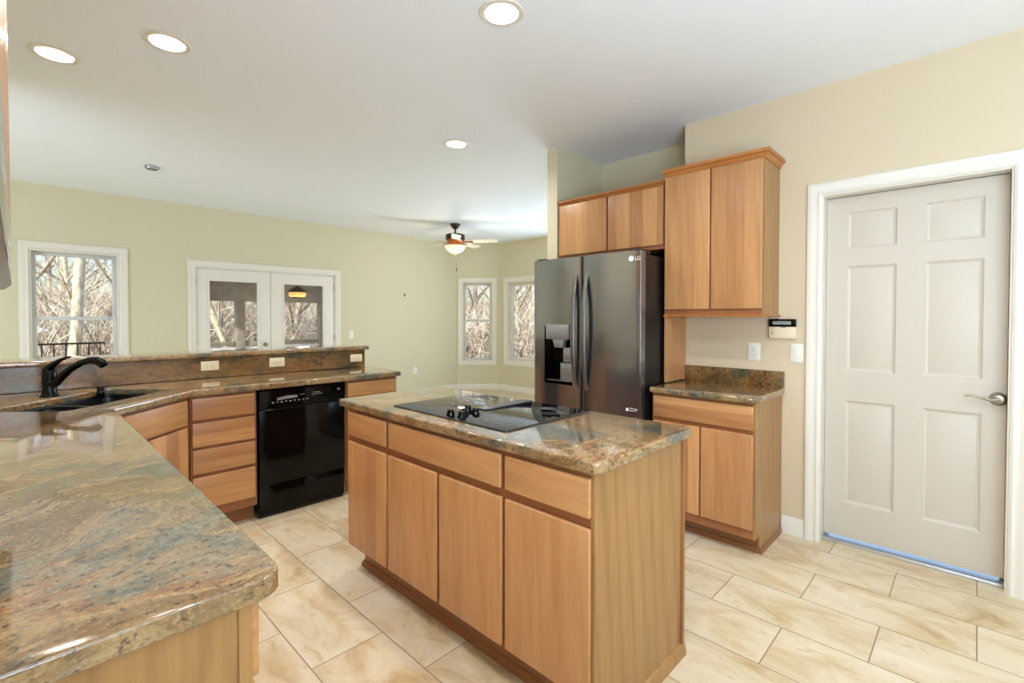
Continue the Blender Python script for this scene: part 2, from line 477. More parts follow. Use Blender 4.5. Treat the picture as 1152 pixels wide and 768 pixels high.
H = 2.738      # ceiling height
CT = .914      # worktop height
def wall(name, p0, p1, holes=(), t=.15, z1=H, mat=None, label=None):
    """upright slab whose room side is the line p0->p1 (thickness goes to the left); holes: (u0,u1,z0,z1)"""
    d = Vector((p1[0] - p0[0], p1[1] - p0[1], 0)); L = d.length; d.normalize(); nrm = Vector((-d.y, d.x, 0))
    T = Matrix(((d.x, 0, nrm.x, p0[0]), (d.y, 0, nrm.y, p0[1]), (0, 1, 0, 0), (0, 0, 0, 1)))
    out = [(0, 0)]; inner = []
    for (a, b, c, e) in sorted(holes):
        if c <= 0: out += [(a, 0), (a, e), (b, e), (b, 0)]
        else: inner.append(rect(a, b, c, e))
    out += [(L, 0), (L, z1), (0, z1)]
    o = MB().slab(out, inner, 0, t, M=T).build(name, mat or M_WALL)
    return tag(o, label, None, None, 'structure')

# ------------------------------------------------------------------ room shell
CANS = [(1.55, 1.57), (.544, 2.945), (.155, 3.50), (2.455, 3.0), (1.55, .42), (.50, .55)]
tag(MB().box(-3.65, 6.45, -3.15, 7.15, -.2, 0).build('floor', M_FLOOR), 'travertine tile floor in running bond', None, None, 'structure')
tag(MB().slab(rect(-3.65, 6.45, -3.15, 7.15), [circle(x, y, .078) for x, y in CANS], H, H + .12).build('ceiling', M_CEIL),
    'white smooth ceiling', None, None, 'structure')
tag(MB().box(-3.9, 6.7, -3.4, 7.4, H + .25, H + .3).build('roof', M_CEIL), None, None, None, 'structure')

BAY0, BAY1 = (5.744, 7.005), (6.30, 6.448)
# walls run anticlockwise seen from outside so that thickness is outward: direction keeps room on the right
wall('wall_far', (-3.5, 7.0), (5.744, 7.0), [(3.5 + .09, 3.5 + .815, .80, 2.065), (3.5 + 1.55, 3.5 + 3.365, 0, 1.99)], label='khaki cream far wall with window and french doors')
bl = (Vector(BAY1) - Vector(BAY0)).length
wall('wall_bay', BAY0, BAY1, [(.10, bl - .125, .54, 2.015)], label='angled bay wall with narrow sash window')
wall('wall_dining', (6.3, 6.448), (6.3, 2.575), [(.22, .98, .56, 2.0), (1.45, 3.25, .56, 2.1)], label='cream wall right of the bay')
wall('wall_left', (-3.5, -3.0), (-3.5, 7.0), [(4.4, 8.4, .35, 2.3)])
wall('wall_back', (3.36, -3.0), (-3.5, -3.0), [(1.2, 3.42, .35, 2.3)])
wall('wall_right', (3.36, 1.526), (3.36, -3.0), [(1.526 - .676, 1.526 + .12, 0, 2.085)], t=.16, mat=M_WALLK, label='cream wall, warm light in its colour, around the white door')
# alcove behind the refrigerator
tag(MB().slab([(3.521, 1.526), (3.521, 1.45), (3.90, 1.45), (3.90, 2.575), (3.076, 2.575), (3.076, 2.47), (3.72, 2.47), (3.72, 1.526)], [], 0, H)
    .build('wall_alcove', M_WALL), 'cream stub wall and recess around the refrigerator', None, None, 'structure')
tag(MB().box(3.9, 6.45, 2.425, 2.575, 0, H).build('wall_dining_side', M_WALL), None, None, None, 'structure')

def baseboard(name, p0, p1):
    prof = [(0, 0), (.014, 0), (.014, .075), (.009, .085), (.009, .1), (.004, .108), (0, .108)]
    tag(MB().profile(prof, [(*p0, 0), (*p1, 0)]).build(name, M_TRIM), None, None, None, 'structure')
baseboard('baseboard_right', (3.36, .875), (3.36, .752))
baseboard('baseboard_right_near', (3.36, -.196), (3.36, -3.0))
baseboard('baseboard_far', (3.45, 7.0), (5.74, 7.0))
baseboard('baseboard_far_left', (-3.5, 7.0), (1.47, 7.0))
baseboard('baseboard_bay', BAY0, BAY1)
baseboard('baseboard_dining', (6.3, 6.448), (6.3, 2.58))

def casing_mesh(mb, u0, u1, z0, z1, wd, floor=False, y=0.0):
    """moulded casing round an opening u0..u1, z0..z1 on the room side (local -y)"""
    prof = [(0, 0), (0, .010), (.012, .016), (.02, .012), (.03, .012), (.045, .018), (wd - .014, .021), (wd - .004, .017), (wd, .008), (wd, 0)]
    P = [(u0, z0), (u0, z1), (u1, z1), (u1, z0)] if floor else [(u0, z0), (u0, z1), (u1, z1), (u1, z0)]
    N = len(P); rings = []
    for i in range(N):
        sx = -1 if P[i][0] == u0 else 1; sz = 1 if P[i][1] == z1 else (0 if floor else -1)
        rings.append([mb.bm.verts.new((P[i][0] + sx * o, y - h, P[i][1] + sz * o)) for o, h in prof])
    rng = range(N - 1) if floor else range(N)
    k = len(prof)
    for i in rng:
        a, b = rings[i], rings[(i + 1) % N]
        for j in range(k): mb.bm.faces.new((a[j], b[j], b[(j + 1) % k], a[(j + 1) % k]))
    if floor: mb.bm.faces.new(rings[0]); mb.bm.faces.new(rings[-1][::-1])
    return mb
def frame_ring(mb, u0, u1, z0, z1, wd, y0, y1, b=.003):
    mb.box(u0, u0 + wd, y0, y1, z0, z1, b); mb.box(u1 - wd, u1, y0, y1, z0, z1, b)
    mb.box(u0 + wd, u1 - wd, y0, y1, z1 - wd, z1, b); mb.box(u0 + wd, u1 - wd, y0, y1, z0, z0 + wd, b)
    return mb

def sash_window(name, loc, rz, u0, u1, z0, z1, zm, cas, label, single=False):
    """opening u0..u1 x z0..z1 in local wall coordinates; y outwards"""
    w_ = struct(name, loc, rz, label)
    casing_mesh(MB(), u0, u1, z0, z1, cas).build('casing', M_TRIM, w_)
    frame_ring(MB(), u0, u1, z0, z1, .018, .002, .148, .001).build('jamb', M_TRIM, w_)
    a, b = u0 + .018, u1 - .018
    if single:
        sh = frame_ring(MB(), a, b, z0 + .018, z1 - .018, .05, .075, .115).build('sash', M_TRIM, w_)
        MB().box(a + .05, b - .05, .093, .097, z0 + .068, z1 - .068).build('pane', M_GLASS, sh)
    else:
        up = frame_ring(MB(), a, b, zm - .012, z1 - .018, .036, .09, .125).build('sash', M_SASH, w_)
        MB().box(a + .036, b - .036, .105, .109, zm + .024, z1 - .054).build('pane', M_GLASS, up)
        lo = frame_ring(MB(), a, b, z0 + .018, zm + .026, .04, .05, .086).build('sash', M_SASH, w_)
        MB().box(a + .04, b - .04, .066, .07, z0 + .058, zm - .014).build('pane', M_GLASS, lo)
        MB().box((a + b) / 2 - .03, (a + b) / 2 + .03, .045, .07, zm + .026, zm + .040, .004).build('latch', M_SASH, lo)
    return w_
sash_window('window_1', (0, 7.0, 0), 0, .09, .815, .80, 2.065, 1.335, .078, 'white cased sash window on the far wall beyond the faucet')
sash_window('window_2', (BAY0[0], BAY0[1], 0), -45, .10, bl - .125, .54, 2.015, 1.29, .085, 'narrow white sash window on the angled bay wall')
sash_window('window_3', (6.3, 6.448, 0), -90, .22, .98, .56, 2.0, 1.3, .09, 'white cased single pane window beside the refrigerator', True)
sash_window('added_window_4', (3.36, -3.0, 0), 180, 1.2, 3.42, .35, 2.3, 1.3, .085, None, True)  # this and the next two are unseen windows, added for fill light
sash_window('added_window_5', (-3.5, -3.0, 0), 90, 4.4, 8.4, .35, 2.3, 1.3, .085, None, True)
sash_window('added_window_6', (6.3, 6.448, 0), -90, 1.45, 3.25, .56, 2.1, 1.3, .09, None, True)

wall('wall_kitchen_left', (-.35, -3.0), (-.35, 4.12), [(.7, 2.7, .4, 2.3)])
sash_window('added_window_7', (-.35, -3.0, 0), 90, .7, 2.7, .4, 2.3, 1.3, .085, None, True)  # unseen window added beside the camera for fill light

# ---- french doors
fd = struct('door_2', (0, 7.0, 0), 0, 'pair of white french doors with single large panes on the far wall')
casing_mesh(MB(), 1.55, 3.365, 0, 1.99, .082, True).build('casing', M_TRIM, fd)
jm = MB(); jm.box(1.55, 1.565, .002, .148, 0, 1.99); jm.box(3.35, 3.365, .002, .148, 0, 1.99); jm.box(1.565, 3.35, .002, .148, 1.975, 1.99)
jm.build('jamb', M_TRIM, fd)
for (a, b, g0, g1) in ((1.568, 2.438, 1.706, 2.276), (2.444, 3.347, 2.62, 3.187)):
    mb = MB(); T = Matrix(((1, 0, 0, 0), (0, 0, 1, 0), (0, 1, 0, 0), (0, 0, 0, 1)))
    mb.slab(rect(a, b, .012, 1.972), [rect(g0, g1, .27, 1.822)], .012, .056, .003, 2, .004, T)
    lf = mb.build('door_leaf', M_TRIM, fd)
    frame_ring(MB(), g0 - .022, g1 + .022, .248, 1.844, .024, .004, .014, .004).build('glazing_bead', M_TRIM, lf)
    MB().box(g0 - .004, g1 + .004, .032, .036, .266, 1.826).build('pane', M_GLASS, lf)
T90 = Matrix.Rotation(radians(90), 4, 'X')
def rotY(x, y, z): return Matrix.Translation((x, y, z)) @ T90    # lathe axis towards -y
MB().lathe([(.0, .03), (.018, .028), (.028, .012), (.03, 0)], 20, rotY(2.372, .012, .985)).build('deadbolt', M_NICKEL, fd)['label'] = 'round nickel deadbolt'
for z in (1.80, 1.05, .3):
    for x in (1.565, 3.350):
        MB().tube([(x, .006, z - .045), (x, .006, z + .045)], .006, 8).build('hinge', M_NICKEL, fd)

# ---- white six panel door on the right
wd_ = struct('door_1', (3.36, .676, 0), -90, 'white six panel door on the right wall')
# local x: 0..0.796 to the right, y into the wall
W1 = .796
casing_mesh(MB(), 0, W1, 0, 2.085, .076, True).build('casing', M_TRIM, wd_)
jm = MB(); jm.box(0, .008, .0, .158, 0, 2.085); jm.box(W1 - .008, W1, 0, .158, 0, 2.085); jm.box(.008, W1 - .008, 0, .158, 2.077, 2.085)
jm.box(.008, .02, .132, .158, 0, 2.077); jm.box(W1 - .02, W1 - .008, .132, .158, 0, 2.077); jm.box(.02, W1 - .02, .132, .158, 2.065, 2.077)
jm.build('jamb', M_TRIM, wd_)
def panel_door(x0, x1, z0, z1, y0, th, panels):
    mb = MB(); bm = mb.bm
    xs = sorted({x0, x1, *[p[0] for p in panels], *[p[1] for p in panels]})
    zs = sorted({z0, z1, *[p[2] for p in panels], *[p[3] for p in panels]})
    def q(a, b, c, d, y):
        bm.faces.new([bm.verts.new(v) for v in ((a, y, c), (b, y, c), (b, y, d), (a, y, d))])
    for i in range(len(xs) - 1):
        for j in range(len(zs) - 1):
            a, b, c, d = xs[i], xs[i + 1], zs[j], zs[j + 1]
            if any(abs(a - p[0]) < 1e-6 and c >= p[2] - 1e-6 and d <= p[3] + 1e-6 for p in panels):
                steps = [(0, 0), (.008, .007), (.018, .010), (.05, .002)]
                rings = [[bm.verts.new(v) for v in ((a + o, y0 + h, c + o), (b - o, y0 + h, c + o), (b - o, y0 + h, d - o), (a + o, y0 + h, d - o))] for o, h in steps]
                for r0, r1 in zip(rings, rings[1:]):
                    for k in range(4): bm.faces.new((r0[k], r0[(k + 1) % 4], r1[(k + 1) % 4], r1[k]))
                bm.faces.new(rings[-1])
            else: q(a, b, c, d, y0)
    q(x0, x1, z0, z1, y0 + th)
    for a, b in (((x0, z0), (x1, z0)), ((x1, z0), (x1, z1)), ((x1, z1), (x0, z1)), ((x0, z1), (x0, z0))):
        bm.faces.new([bm.verts.new(v) for v in ((a[0], y0, a[1]), (b[0], y0, b[1]), (b[0], y0 + th, b[1]), (a[0], y0 + th, a[1]))])
    bmesh.ops.remove_doubles(bm, verts=bm.verts, dist=1e-5)
    return mb
PN = [(.112, .346, .245, .86), (.112, .346, 1.035, 1.66), (.112, .346, 1.765, 1.978),
      (.466, .698, .245, .86), (.466, .698, 1.035, 1.66), (.466, .698, 1.765, 1.978)]
leaf = panel_door(.01, W1 - .01, .038, 2.072, .09, .04, PN).build('door_leaf', M_DOORP, wd_, sharp=20)
hd = MB()
hx, hz = .757, .945
hd.lathe([(.0, .032), (.02, .030), (.032, .014), (.034, 0)], 24, rotY(hx, .09, hz))
hd.tube([(hx, .07, hz), (hx, .045, hz)], .011, 10)
hd.tube([(hx + .006, .045, hz), (hx - .03, .040, hz - .004), (hx - .06, .040, hz + .004), (hx - .095, .042, hz + .012), (hx - .125, .046, hz + .008)], [.013, .011, .008, .007, .005], 10, .7)
tag(hd.build('door_handle', M_NICKEL, wd_), 'satin nickel lever')
MB().box(.008, W1 - .008, .06, .16, 0, .016, .004).build('threshold', M_THRESH, wd_)

# ---- raised bar wall
tag(MB().box(-.34, 2.19, 4.022, 4.13, 0, 1.060).build('wall_bar', M_WALL), 'low wall carrying the raised granite bar', None, None, 'structure')

# ------------------------------------------------------------------ cabinets
def front(kind, x0, x1, z0, z1, par, th=.018, mat=None):
    """slab door or drawer front standing proud of the face frame at local y = 0"""
    o = MB().box(0, x1 - x0, -th, -.0005, 0, z1 - z0, .006, 3)
    return o.build(kind, mat or (M_DOOR if kind == 'door' else M_DRAW), par, (x0, 0, z0))
def carcass(par, w_, d, z0, z1, toe=None, mat=M_FRAME, side=None, inset=0):
    """box body; toe = (recess, height)"""
    mb = MB(); mb.box(0, w_, 0, d, z0, z1, .0015, 1)
    return mb.build('body', mat, par)

# island --------------------------------------------------------------------
isl = thing('kitchen_island', 'maple cabinet island with slab doors and three drawers carrying the cooktop', 'island', (1.235, 2.42, 0), -90)
MB().box(0, 1.566, 0, .60, .132, .875, .0015, 1).build('body', M_FRAME, isl)
for a, b in ((.02, .393), (.418, 1.177), (1.2, 1.57)): front('drawer', a, b, .732, .858, isl)
for a, b in ((.02, .393), (.413, .79), (.812, 1.182), (1.2, 1.57)): front('door', a, b, .150, .70, isl)
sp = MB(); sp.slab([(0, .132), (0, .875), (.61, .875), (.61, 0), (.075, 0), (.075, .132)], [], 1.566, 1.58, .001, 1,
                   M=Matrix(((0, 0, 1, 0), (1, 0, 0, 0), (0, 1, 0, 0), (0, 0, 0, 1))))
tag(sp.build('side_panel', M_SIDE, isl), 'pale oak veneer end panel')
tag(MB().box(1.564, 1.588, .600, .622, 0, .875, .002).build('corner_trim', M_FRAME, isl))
mb = MB(); mb.box(.03, 1.566, .075, .60, 0, .132)
mb.profile([(0, 0), (.014, 0), (.014, .012), (.006, .03), (0, .034)], [(.03, .59, 0), (.03, .075, 0), (1.566, .075, 0)])
mb.build('toe_kick', M_TOE, isl)
mb = MB(); mb.profile([(0, 0), (.016, 0), (.016, .02), (.008, .045), (0, .05)], [(1.58, .075, 0), (1.58, .624, 0)])
mb.build('shoe_moulding', M_SIDE, isl)
tag(MB().slab(rnd_poly([(1.207, .812), (1.89, .812), (1.89, 2.485), (1.207, 2.485)], [.035, .035, .02, .02]), [], .876, CT, .008)
    .build('island_countertop', M_GRAN), 'brown and green granite slab on top of the island', 'countertop')

# peninsula, sink corner and dishwasher run ------------------------------------
HOLE = []
s2 = math.sqrt(.5)
def pq(p, q): return (s2 * (p - q), s2 * (p + q))      # sink-corner coordinates to world
HOLE = rnd_poly([pq(2.275, 2.06), pq(3.01, 2.055), pq(3.01, 2.465), pq(2.275, 2.465)], .05)
OUT = rnd_poly([(-.348, .86), (.3215, .86), (.3215, 2.989), (.728, 3.395), (2.205, 3.395), (2.205, 3.998), (-.348, 3.998)],
               [0, .045, .01, .02, .03, .012, 0])
tag(MB().slab(OUT, [HOLE], .876, CT, .0055, rh=.005).build('peninsula_countertop', M_GRAN),
    'long granite worktop from the foreground round the sink to the dishwasher', 'countertop')

pen = thing('peninsula_cabinet', 'maple base cabinet under the foreground granite corner', 'cabinet', (.27, .893, 0), 90)
MB().box(0, 2.09, 0, .615, .105, .8755, .0015, 1).build('body', M_FRAME, pen)
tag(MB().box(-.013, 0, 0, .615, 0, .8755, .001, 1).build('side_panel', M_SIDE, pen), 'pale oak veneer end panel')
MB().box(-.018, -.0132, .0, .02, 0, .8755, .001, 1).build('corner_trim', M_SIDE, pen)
for k in range(4):
    a = .012 + k * .52; b = a + .5
    front('drawer', a, b, .722, .862, pen, .022); front('door', a, b, .155, .70, pen, .022)
MB().box(0, 2.06, .07, .6, 0, .105).build('toe_kick', M_TOE, pen)

P0 = Vector((.29, 3.008)); P1 = Vector((.722, 3.44))
snk = thing('sink_base_cabinet', 'angled maple corner cabinet under the black sink', 'cabinet', (P0.x, P0.y, 0), 45)
mb = MB(); mb.box(.0, .61, 0, .02, .105, .8755); mb.box(.0, .61, .02, .45, .105, .12); mb.build('body', M_FRAME, snk)
front('drawer', .06, .575, .705, .858, snk)
front('door', .06, .235, .155, .692, snk); front('door', .257, .575, .155, .692, snk)
MB().box(.03, .60, .07, .4, 0, .105).build('toe_kick', M_TOE, snk)

drw = thing('drawer_base_cabinet', 'maple bank of four drawers left of the dishwasher', 'cabinet', (.725, 3.44, 0), 0)
MB().box(0, .377, 0, .55, .105, .8755, .0015, 1).build('body', M_FRAME, drw)
for a, b in ((.722, .858), (.555, .703), (.388, .538), (.165, .368)): front('drawer', .008, .363, a, b, drw)
MB().box(0, .377, .07, .5, 0, .105).build('toe_kick', M_TOE, drw)

endc = thing('end_base_cabinet', 'maple end cabinet right of the dishwasher', 'cabinet', (1.72, 3.44, 0), 0)
MB().box(0, .455, 0, .55, .105, .8755, .0015, 1).build('body', M_FRAME, endc)
front('drawer', .018, .443, .75, .857, endc); front('door', .018, .443, .155, .73, endc)
MB().box(0, .455, .07, .5, 0, .105).build('toe_kick', M_SIDE, endc)

# dishwasher ------------------------------------------------------------------
dw = thing('dishwasher', 'black front dishwasher under the granite worktop', 'dishwasher', (1.107, 3.42, 0), 0)
MB().box(.004, .606, .03, .55, .10, .872).build('body', M_DKPLASTIC, dw)
MB().box(.004, .606, -.004, .03, .222, .735, .006, 3).build('door', M_BLACK, dw)
cp = MB()
cp.slab([(-.004, .742), (.03, .742), (.03, .872), (-.0, .872), (-.014, .862), (-.014, .80)], [], .004, .606, .002, 2,
        M=Matrix(((0, 0, 1, 0), (1, 0, 0, 0), (0, 1, 0, 0), (0, 0, 0, 1))))
cpo = cp.build('control_panel', M_BLACK, dw)
hdl = MB(); hdl.slab(rnd_poly([(.115, .792), (.25, .800), (.25, .815), (.18, .818), (.115, .808)], .004), [], .0145, .0185, .001, 1,
                     M=Matrix(((1, 0, 0, 0), (0, 0, -1, 0), (0, 1, 0, 0), (0, 0, 0, 1))))
tag(hdl.build('latch_handle', M_SILVER, cpo), 'small grey latch strip')
for k in range(9):
    MB().box(.08 + k * .029, .094 + k * .029, -.0165, -.0135, .776 + (k % 2) * .002, .782, .001, 1).build('button', M_GREYMARK, cpo)
for a in ((.36, .41, .818, .821), (.35, .43, .806, .808), (.36, .362, .80, .8055), (.27, .30, .815, .817), (.54, .562, .826, .832), (.54, .562, .818, .820)):
    MB().box(a[0], a[1], -.0152, -.0138, a[2], a[3]).build('printed_mark', M_GREYMARK, cpo)
MB().box(.006, .604, .012, .03, .022, .215, .003).build('kick_plate', M_BLACK, dw)
MB().box(.006, .604, .03, .06, 0.0, .1).build('base', M_DKPLASTIC, dw)

# raised bar ---------------------------------------------------------------------
bar = thing('raised_granite_bar', 'raised granite bar with upright splash behind the sink and dishwasher', 'bar counter')
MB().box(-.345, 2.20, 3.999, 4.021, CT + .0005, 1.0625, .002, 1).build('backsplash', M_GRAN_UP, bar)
MB().slab(rnd_poly([(-.348, 3.972), (2.235, 3.972), (2.235, 4.33), (-.348, 4.33)], [0, .02, .02, 0]), [], 1.063, 1.098, .011).build('ledge', M_GRAN, bar)

# outlets and switches -------------------------------------------------------------
def outlet(name, label, loc, rz, w_, h, horizontal, mat, group=None):
    """cover plate with two sockets; local y out of the room side is -y"""
    o = thing(name, label, 'outlet' if 'outlet' in name else 'switch', loc, rz, group)
    MB().box(-w_ / 2, w_ / 2, -.006, 0, -h / 2, h / 2, .003, 2).build('cover_plate', mat, o)
    for s in (-1, 1):
        cx, cz = (s * .02, 0) if horizontal else (0, s * .02)
        so_ = MB().lathe([(.0, .0095), (.0145, .009), (.0155, .0055)], 20, rotY(cx, 0, cz)).build('socket', mat, o)
        mb = MB()
        for d in (-1, 1):
            if horizontal: mb.box(cx - .004, cx + .004, -.0105, -.009, d * .006 - .001, d * .006 + .001)
            else: mb.box(d * .006 - .001, d * .006 + .001, -.0105, -.009, cz - .004, cz + .004)
        mb.build('slot', M_SLOT, so_)
    MB().lathe([(0, .0075), (.003, .007), (.003, .0055)], 8, rotY(0, 0, 0)).build('screw', M_NICKEL, o)
    return o
outlet('wall_outlet', 'almond outlet on the granite splash, nearest the faucet of three', (.971, 3.9985, 1.004), 0, .115, .068, True, M_ALMOND, 'outlets on the granite splash')
outlet('wall_outlet', 'almond outlet on the granite splash above the dishwasher, middle of three', (1.435, 3.9985, .999), 0, .115, .072, True, M_ALMOND, 'outlets on the granite splash')
outlet('wall_outlet', 'almond outlet near the right end of the granite splash', (2.113, 3.9985, .992), 0, .112, .066, True, M_ALMOND, 'outlets on the granite splash')
outlet('wall_outlet', 'white upright outlet on the cream wall above the small granite counter', (3.3595, 1.047, 1.132), -90, .075, .115, False, M_WHITE)
outlet('wall_outlet', 'white outlet low on the far wall right of the bar', (4.80, 6.9995, .43), 0, .07, .115, False, M_WHITE)
def switch(label, loc, rz):
    o = thing('light_switch', label, 'light switch', loc, rz)
    MB().box(-.036, .036, -.006, 0, -.058, .058, .003, 2).build('cover_plate', M_WHITE, o)
    mb = MB(); T = Matrix.Rotation(radians(4), 4, 'X')
    mb.box(-.017, .017, -.010, -.003, -.033, .033, .002, 2, T); mb.build('rocker', M_WHITE, o)
switch('white rocker switch on the cream wall beside the white door', (3.3595, .800, 1.135), -90)
switch('white rocker switch on the far wall right of the french doors', (3.615, 6.9995, 1.085), 0)
hk = thing('wall_hook', 'small dark hook on the far wall left of the bay', 'hook', (4.59, 6.9995, 1.74), 0)
MB().box(-.008, .008, -.004, 0, -.03, .03, .002).build('back_plate', M_BRONZE, hk)
MB().tube([(0, -.004, -.01), (0, -.025, -.02), (0, -.03, .0)], .004, 8).build('hook_arm', M_BRONZE, hk)

kp = thing('alarm_keypad', 'almond alarm keypad with black display strip right of the upper cabinet', 'keypad', (3.3595, .878, 1.225), -90)
MB().box(-.076, .076, -.026, 0, 0, .073, .003).build('cover', M_ALMOND, kp)
dp = MB().box(-.076, .076, -.028, 0, .0735, .121, .003).build('display_housing', M_BLACK, kp)
MB().box(-.053, .05, -.030, -.027, .086, .108, .001, 1).build('screen', M_LCD, dp)
for a in ((-.006, 0, .066, .071), (.004, .010, .066, .071), (.014, .020, .066, .071), (-.062, -.046, .033, .037)):
    MB().box(a[0], a[1], -.0275, -.0255, a[2], a[3]).build('printed_mark', M_SLOT, kp)

# sink, faucet, cap ------------------------------------------------------------------
sk = thing('kitchen_sink', 'black double bowl undermount sink in the granite corner', 'sink', (*pq(2.6275, 2.2625), 0), 45)
# local x along p, y along q
sw, sdp = .3525, .2025
def bowl(x0, x1, y0, y1, zt, zb):
    mb = MB(); bm = mb.bm; rings = []
    for o, z in ((-.012, zt), (0, zt), (.004, zt - .02), (.012, zb + .04), (.03, zb + .008), (.06, zb)):
        rings.append([bm.verts.new((v.x, v.y, z)) for v in rnd_poly([(x0 + o, y0 + o), (x1 - o, y0 + o), (x1 - o, y1 - o), (x0 + o, y1 - o)], max(.05 - max(o, 0) * .3, .02))])
    n = len(rings[0])
    for a, b in zip(rings, rings[1:]):
        for k in range(n): bm.faces.new((a[k - 1], a[k], b[k], b[k - 1]))
    bm.faces.new(rings[-1])
    return mb
for a, b in ((-.345, -.012), (.012, .372)):
    bw = bowl(a, b, -.195, .195, .862, .69).build('bowl', M_MATTBLACK, sk)
    MB().lathe([(.0, .694), (.03, .694), (.042, .697), (.045, .693)], 20, Matrix.Translation(((a + b) / 2, .02, 0))).build('drain', M_CHROME, bw)
rim = MB(); rim.slab(rnd_poly(rect(-.375, .41, -.222, .222), .05), [rnd_poly(rect(-.345, -.012, -.195, .195), .05), rnd_poly(rect(.012, .372, -.195, .195), .05)], .858, .875, .003, 2)
rim.build('rim', M_MATTBLACK, sk)
ag = thing('air_gap_cap', 'short black cylindrical cap standing at the back right corner of the sink', 'air gap cap', (*pq(2.925, 2.435), .8752), 45)
MB().lathe([(.024, 0), (.024, .006), (.019, .008), (.019, .058), (.016, .064), (0, .064)], 20).build('cap', M_BLACK, ag)
MB().lathe([(.0195, .028), (.0205, .029), (.0205, .033), (.0195, .034)], 20, cap=False).build('ring', M_DKPLASTIC, ag)

fc = thing('faucet', 'black single lever kitchen faucet behind the corner sink', 'faucet', (*pq(2.70, 2.53), CT + .0005), -45)
# local x points across the sink (to the viewer's right)
MB().lathe([(.041, 0), (.041, .006), (.034, .014), (.031, .03), (.031, .135), (.029, .142), (0, .142)], 28).build('body', M_BLACK, fc)
MB().tube([(.0, 0, .062), (.04, 0, .082), (.075, 0, .118), (.125, 0, .160), (.18, 0, .190), (.225, 0, .203), (.26, 0, .202), (.29, 0, .186), (.302, 0, .172)],
          [.026, .024, .021, .019, .018, .018, .021, .024, .020], 16).build('spout', M_BLACK, fc)
MB().tube([(-.004, 0, .142), (.0, 0, .160), (.03, 0, .183), (.065, 0, .205), (.10, 0, .218), (.118, 0, .221)], [.030, .027, .017, .011, .008, .006], 14, .9).build('lever', M_BLACK, fc)

# cooktop ---------------------------------------------------------------------------
ck = thing('cooktop', 'black glass electric cooktop set in the island granite', 'cooktop', (0, 0, CT + .0005))
MB().slab(rnd_poly(rect(1.297, 1.855, 1.288, 2.085), .012), [], 0, .006, .002, 2).build('glass_top', M_GLASSTOP, ck)
M_RING = plain('grey_burner_ring', '6E6E70', .25, var=.01)
for (x, y, r) in ((1.42, 1.45, .105), (1.72, 1.44, .085), (1.44, 1.92, .085), (1.72, 1.92, .105)):
    mb = MB()
    for rr in (r, r * .55): mb.lathe([(rr, 0.0061), (rr, .0064), (rr + .0025, .0064), (rr + .0025, .0061)], 48, Matrix.Translation((x, y, 0)), cap=False)
    mb.build('burner_ring', M_RING, ck)
KNOBS = ((1.335, 1.675), (1.448, 1.690), (1.34, 1.605), (1.43, 1.615), (1.39, 1.645))
vt = MB(); vt.box(1.515, 1.85, 1.64, 1.705, .0062, .013, .003); vto = vt.build('downdraft_vent', M_VENT, ck)
tag(vto, 'grey downdraft vent cover')
for (x, y) in KNOBS:
    MB().lathe([(.0195, .0062), (.0195, .012), (.017, .014), (.015, .030), (.012, .034), (0, .034)], 20, Matrix.Translation((x, y, 0))).build('knob', M_BLACK, ck)

# base cabinet at right ---------------------------------------------------------------
rb = thing('small_base_cabinet', 'maple base cabinet with one drawer and two doors beside the refrigerator', 'cabinet', (2.86, 1.505, 0), -90)
MB().box(0, .612, 0, .498, .105, .8755, .0015, 1).build('body', M_FRAME, rb)
front('drawer', .012, .615, .722, .858, rb); front('door', .012, .313, .16, .698, rb); front('door', .322, .615, .16, .698, rb)
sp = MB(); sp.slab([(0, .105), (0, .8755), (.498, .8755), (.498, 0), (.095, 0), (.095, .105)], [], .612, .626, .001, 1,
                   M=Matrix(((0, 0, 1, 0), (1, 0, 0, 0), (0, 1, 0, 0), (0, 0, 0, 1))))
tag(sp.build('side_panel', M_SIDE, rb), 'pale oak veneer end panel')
mb = MB(); mb.box(0, .612, .095, .49, 0, .105); mb.profile([(0, 0), (.012, 0), (.006, .03), (0, .034)], [(0, .095, 0), (.626, .095, 0), (.626, .495, 0)])
mb.build('toe_kick', M_TOE, rb)
rct = thing('small_granite_counter', 'short granite counter with upright splash beside the refrigerator', 'countertop')
MB().slab(rnd_poly([(2.815, .862), (3.337, .862), (3.337, 1.507), (2.815, 1.507)], [.06, 0, 0, .012]), [], .876, CT, .012).build('slab', M_GRAN, rct)
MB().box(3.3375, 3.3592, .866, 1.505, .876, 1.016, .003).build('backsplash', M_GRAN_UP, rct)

def crown(par, name, w_, d, z, left=False, right=True, out=.032, h=.05):
    prof = [(0, 0), (.006, 0), (.012, .012), (out * .6, h * .55), (out, h * .62), (out, h), (0, h)]
    pts = ([(0, d, z)] if left else []) + [(0, 0, z), (w_, 0, z)] + ([(w_, d, z)] if right else [])
    mb = MB()
    mb.profile(prof, pts)
    return mb.build(name, M_CROWN, par)
up = thing('wall_cabinet', 'tall maple two door upper cabinet above the small granite counter', 'cabinet', (3.06, 1.528, 0), -90)
MB().box(0, .609, 0, .299, 1.372, 2.30, .0015, 1).build('body', M_FRAME, up)
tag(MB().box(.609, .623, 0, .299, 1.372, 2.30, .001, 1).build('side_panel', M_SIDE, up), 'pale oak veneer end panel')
front('door', .008, .309, 1.408, 2.292, up); front('door', .318, .617, 1.408, 2.292, up)
crown(up, 'crown_moulding', .623, .299, 2.292)
mb = MB(); mb.profile([(0, 0), (.010, .002), (.012, .01), (0, .016)], [(0, 0, 1.360), (.623, 0, 1.360), (.623, .299, 1.360)]); mb.box(0, .623, 0, .299, 1.360, 1.3715)
mb.build('light_rail', M_CROWN, up)
fu = thing('over_fridge_cabinet', 'low maple two door cabinet above the refrigerator', 'cabinet', (3.075, 2.445, 0), -90)
